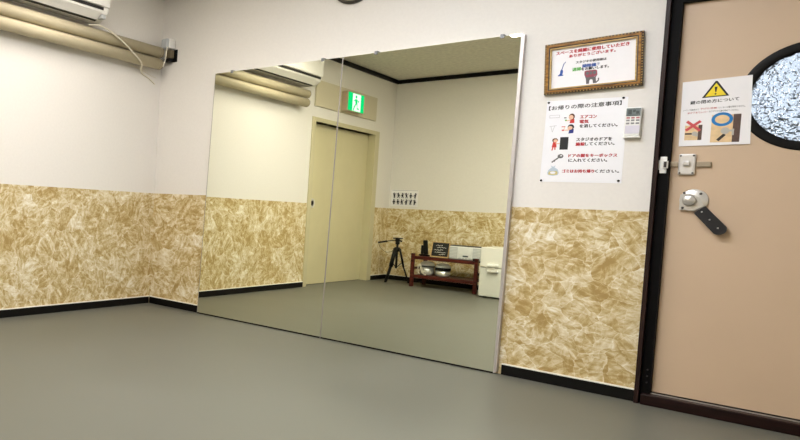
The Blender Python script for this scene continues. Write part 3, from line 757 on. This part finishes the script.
# rack
RX0, RX1, RY0, RY1 = .545, 1.215, -4.27, -3.90
rk = empty('wooden_rack', ((RX0+RX1)/2, (RY0+RY1)/2, 0), label='low dark red wooden two-tier rack against the back wall', cat='rack')
cx_, cy_ = (RX0+RX1)/2, (RY0+RY1)/2; hx, hy = (RX1-RX0)/2, (RY1-RY0)/2
for sx in (-1, 1):
    for sy in (-1, 1):
        b = one('leg', M['rack'], rk); b.box(sx*hx-.018, sx*hx+.018, sy*hy-.018, sy*hy+.018, 0, .385, None, bevel=.004); fin(b)
    b = one('end_rail', M['rack'], rk); b.box(sx*hx-.010, sx*hx+.010, -hy+.0185, hy-.0185, .20, .225, None, bevel=.002); fin(b)
for nm, z in (('top_shelf', .330), ('lower_shelf', .115)):
    b = one(nm, M['rack'], rk)
    for k_ in range(6): 
        y = -hy+.03+k_*(2*hy-.06)/5; b.box(-hx+.0185, hx-.0185, y-.024, y+.024, z+.008, z+.022, None, bevel=.002)
    for sy in (-1, 1): b.box(-hx+.0185, hx-.0185, sy*hy-.011, sy*hy+.011, z-.012, z+.026, None, bevel=.002)
    fin(b)
ZT = .3525
# black stand
hs = empty('desk_stand', (.612, -4.08, ZT), label='small black desk stand with two upright prongs at the left end of the rack top', cat='stand')
b = one('base', M['blackpl'], hs); b.box(-.060, .060, -.05, .05, .0005, .020, None, bevel=.006); fin(b)
b = one('prong', M['blackpl'], hs); b.box(-.020, .028, -.02, .012, .0205, .185, None, bevel=.010, mtx=Matrix.Rotation(-.09, 4, 'Y')); fin(b, 'taller black prong')
b = one('prong', M['blackpl'], hs); b.box(-.052, -.026, -.015, .015, .0205, .125, None, bevel=.008); fin(b, 'shorter black prong')
# chalkboard
cb = empty('chalkboard', (.800, -3.985, ZT+.0045), rot=(math.radians(-14), 0, PI), label='small wood framed chalkboard with white writing leaning on the rack top', cat='chalkboard')
b = one('frame', M['boardframe'], cb)
W2, H2 = .100, .180
for x0, x1, z0, z1 in ((-W2, -W2+.012, 0, H2), (W2-.012, W2, 0, H2), (-W2+.012, W2-.012, 0, .010), (-W2+.012, W2-.012, H2-.010, H2)):
    b.box(x0, x1, -.012, .002, z0, z1)
fin(b, 'pale wooden frame')
b = one('board', M['board'], cb); b.box(-W2+.0122, W2-.0122, -.008, 0, .0102, H2-.0102); fin(b)
p = Pic('chalk_writing', cb, 0, 0, -.0084, 'rows of white chalk writing')
random.seed(11)
for z, xa, xb in ((.136, -.020, .05), (.112, -.060, .02), (.084, -.030, .062), (.056, -.060, .045), (.034, -.06, .0)):
    x = xa
    while x < xb:
        wv = random.uniform(.006, .016); p.line(x, z+random.uniform(-.005, .005), x+wv, z+random.uniform(-.005, .007), .004, M['chalk']); x += wv+random.uniform(-.002, .007)
p.done()
b = one('prop_leg', M['boardframe'], cb); b.box(-.012, .012, .003, .010, .02, .15, None, mtx=Matrix.Translation((0, .012, .02)) @ Matrix.Rotation(.10, 4, 'X') @ Matrix.Translation((0, 0, -.005))); 
bm_fix = fin(b)
# radio
rd = empty('radio', (1.075, -4.02, ZT), rot=(0, 0, PI), label='silver white radio cassette player on the right of the rack top', cat='radio')
b = one('body', M['radio'], rd); b.box(-.165, .165, -.07, .07, .003, .150, None, bevel=.012, seg=3); fin(b)
b = one('lid', M['radiotop'], rd); b.box(-.160, .160, -.066, .066, .1505, .160, None, bevel=.003); fin(b, 'black top')
for sx in (-1, 1):
    b = one('speaker_grille', M['radiogrille'], rd); b.box(sx*.118-.040, sx*.118+.040, -.0725, -.0705, .016, .138, None, bevel=.0005)
    for k_ in range(7): b.box(sx*.118-.036, sx*.118+.036, -.0735, -.0726, .024+k_*.016, .028+k_*.016, M['radio'])
    fin(b)
b = one('cassette_door', M['radio'], rd); b.box(-.066, .066, -.0735, -.0705, .060, .135, None, bevel=.001); fin(b)
b = one('display', M['lcddk'], rd); b.box(-.034, .020, -.0735, -.0705, .036, .052, None); fin(b, 'small dark display')
for k_ in range(4):
    b = one('button', M['radiogrille'], rd); x = -.052+k_*.034; b.box(x-.012, x+.012, -.0740, -.0705, .014, .026, None, bevel=.001); fin(b)
for sx in (-1, 1):
    b = one('foot', M['rubber'], rd); b.box(sx*.12-.015, sx*.12+.015, -.04, .04, .0003, .003); fin(b)
# power adapter at the rack end
ad = one('plug_adapter', M['blackpl']); ad.box(1.168, 1.192, -3.955, -3.915, ZT+.0044, ZT+.030, None, bevel=.004)
ad.tube([(1.180, -3.956, ZT+.016), (1.182, -3.985, ZT+.016), (1.19, -4.02, ZT+.008)], .003); tag(fin(ad), 'small black power adapter beside the radio at the right end of the rack', 'adapter')
# pots on the lower shelf
ZL = .1375
def pot(label, x, y, r, hgt, tilt, band):
    t = empty('lidded_pot', (x, y, ZL), rot=tilt, label=label, cat='pot', group='silver pots on the lower shelf')
    b = one('body', M['pot'], t); b.lathe([(0, .0005), (r*.82, .0005), (r*.94, .02), (r*.97, hgt)], 2, (0, 0, 0), None, 30); fin(b)
    b = one('band', M['blackpl'], t); b.lathe([(r, hgt+.0004), (r*1.03, hgt+.004), (r*1.03, hgt+band), (r, hgt+band+.004)], 2, (0, 0, 0), None, 30); fin(b, 'black band')
    b = one('lid', M['potlid'], t); h0 = hgt+band+.0045
    b.lathe([(r*.99, h0), (r*.95, h0+.018), (r*.72, h0+.038), (r*.35, h0+.048), (0, h0+.050)], 2, (0, 0, 0), None, 30); fin(b, 'white domed lid')
pot('silver pot with narrow black band on the lower shelf, left of the two', .660, -4.03, .080, .098, (0, 0, 0), .010)
pot('silver pot with wide black band on the lower shelf, right of the two', .832, -4.03, .080, .070, (0, 0, 0), .030)
cbn = one('cable_coil', M['cable'])
cbn.tube([(.615, -3.928, ZL+.012), (.595, -3.928, ZL+.06), (.615, -3.928, ZL+.125), (.645, -3.930, ZL+.07), (.665, -3.928, ZL+.012), (.69, -3.926, ZL+.012), (.648, -3.920, ZL+.03), (.622, -3.920, ZL+.10), (.600, -3.918, ZL+.10), (.606, -3.918, ZL+.012)], .0045)
tag(fin(cbn), 'pale looped cable leaning in front of the pots on the lower shelf', 'cable')

# fridge
fg = empty('mini_fridge', (1.545, -3.885, 0), rot=(0, 0, PI), label='white two-door mini fridge beside the rack against the back wall', cat='fridge')
b = one('cabinet', M['fridge'], fg); b.box(-.225, .225, -.185, .25, .012, .527, None, bevel=.006); fin(b)
b = one('door', M['fridge'], fg); b.box(-.225, .225, -.225, -.1865, .322, .527, None, bevel=.008); d1 = fin(b, 'upper freezer door')
b = one('door', M['fridgelow'], fg); b.box(-.225, .225, -.225, -.1865, .016, .314, None, bevel=.008); d2 = fin(b, 'larger lower door')
b = one('seal', M['seal'], fg); b.box(-.218, .218, -.210, -.1866, .3142, .3218); fin(b)
for dd_, z in ((d1, .332), (d2, .268)):
    b = one('handle', M['white'], dd_); b.box(.045, .150, -.247, -.2255, z, z+.030, None, bevel=.008); fin(b, 'moulded white handle')
for sx in (-1, 1):
    b = one('foot', M['rubber'], fg); b.lathe([(0, .0003), (.018, .0003), (.018, .0118)], 2, (sx*.18, -.15, 0), None, 14); fin(b)
b = one('power_cord', M['cable'], fg)
b.tube([(.205, -.231, .335), (.17, -.236, .325), (.12, -.252, .312), (.08, -.256, .318), (.06, -.256, .29), (.10, -.256, .275), (.13, -.254, .298), (.09, -.256, .308)], .003); fin(b, 'white cord looped over the door gap')

# ------------------------------------------------------------------ ceiling lights (outside the mirror's view)
def lamp(x, y, wx, wy, m, label):
    t = empty('ceiling_light', (x, y, ZC), label=label, cat='ceiling light', group='ceiling lights')
    b = one('housing', M['white'], t); b.box(-wx/2, wx/2, -wy/2, wy/2, -.045, -.0005, None, bevel=.004); fin(b)
    b = one('diffuser', m, t); b.box(-wx/2+.012, wx/2-.012, -wy/2+.012, wy/2-.012, -.058, -.0452, None, bevel=.004); fin(b)
lamp(1.05, -1.40, 1.25, .34, M['lampside'], 'long ceiling light with warm diffuser nearest the left wall')
lamp(2.45, -1.45, 1.25, .34, M['lampcool'], 'long ceiling light with cool diffuser nearest the mirrors')
lamp(2.35, -2.55, 1.25, .34, M['lampfill'], 'long added fill light with warm diffuser on the ceiling nearest the back wall')  # extra lamp added to brighten the back wall

# ------------------------------------------------------------------ world, camera, view
wd = bpy.data.worlds.new('World'); SC.world = wd; wd.use_nodes = True
wd.node_tree.nodes['Background'].inputs[0].default_value = (.8, .85, .9, 1); wd.node_tree.nodes['Background'].inputs[1].default_value = .3
cd = bpy.data.cameras.new('camera'); co = bpy.data.objects.new('camera', cd); COL.objects.link(co)
R = Vector((0.67902782, 0.7324124, 0.04993281)); U = Vector((-0.06376839, -0.00891394, 0.99792491)); F = Vector((-0.73133768, 0.68080292, -0.04065194))
mw = Matrix((R, U, -F)).transposed().to_4x4(); mw.translation = Vector((3.62916, -3.935507, .823509)); co.matrix_world = mw
cd.sensor_width = 36; cd.lens = 658.069/800*36; cd.shift_x = 300/800; cd.shift_y = 6.158/800; cd.clip_start = .02
SC.camera = co
SC.view_settings.view_transform = 'Standard'; SC.view_settings.look = 'None'; SC.view_settings.gamma = 1; SC.view_settings.use_curve_mapping = False
SC.view_settings.exposure = 1.82
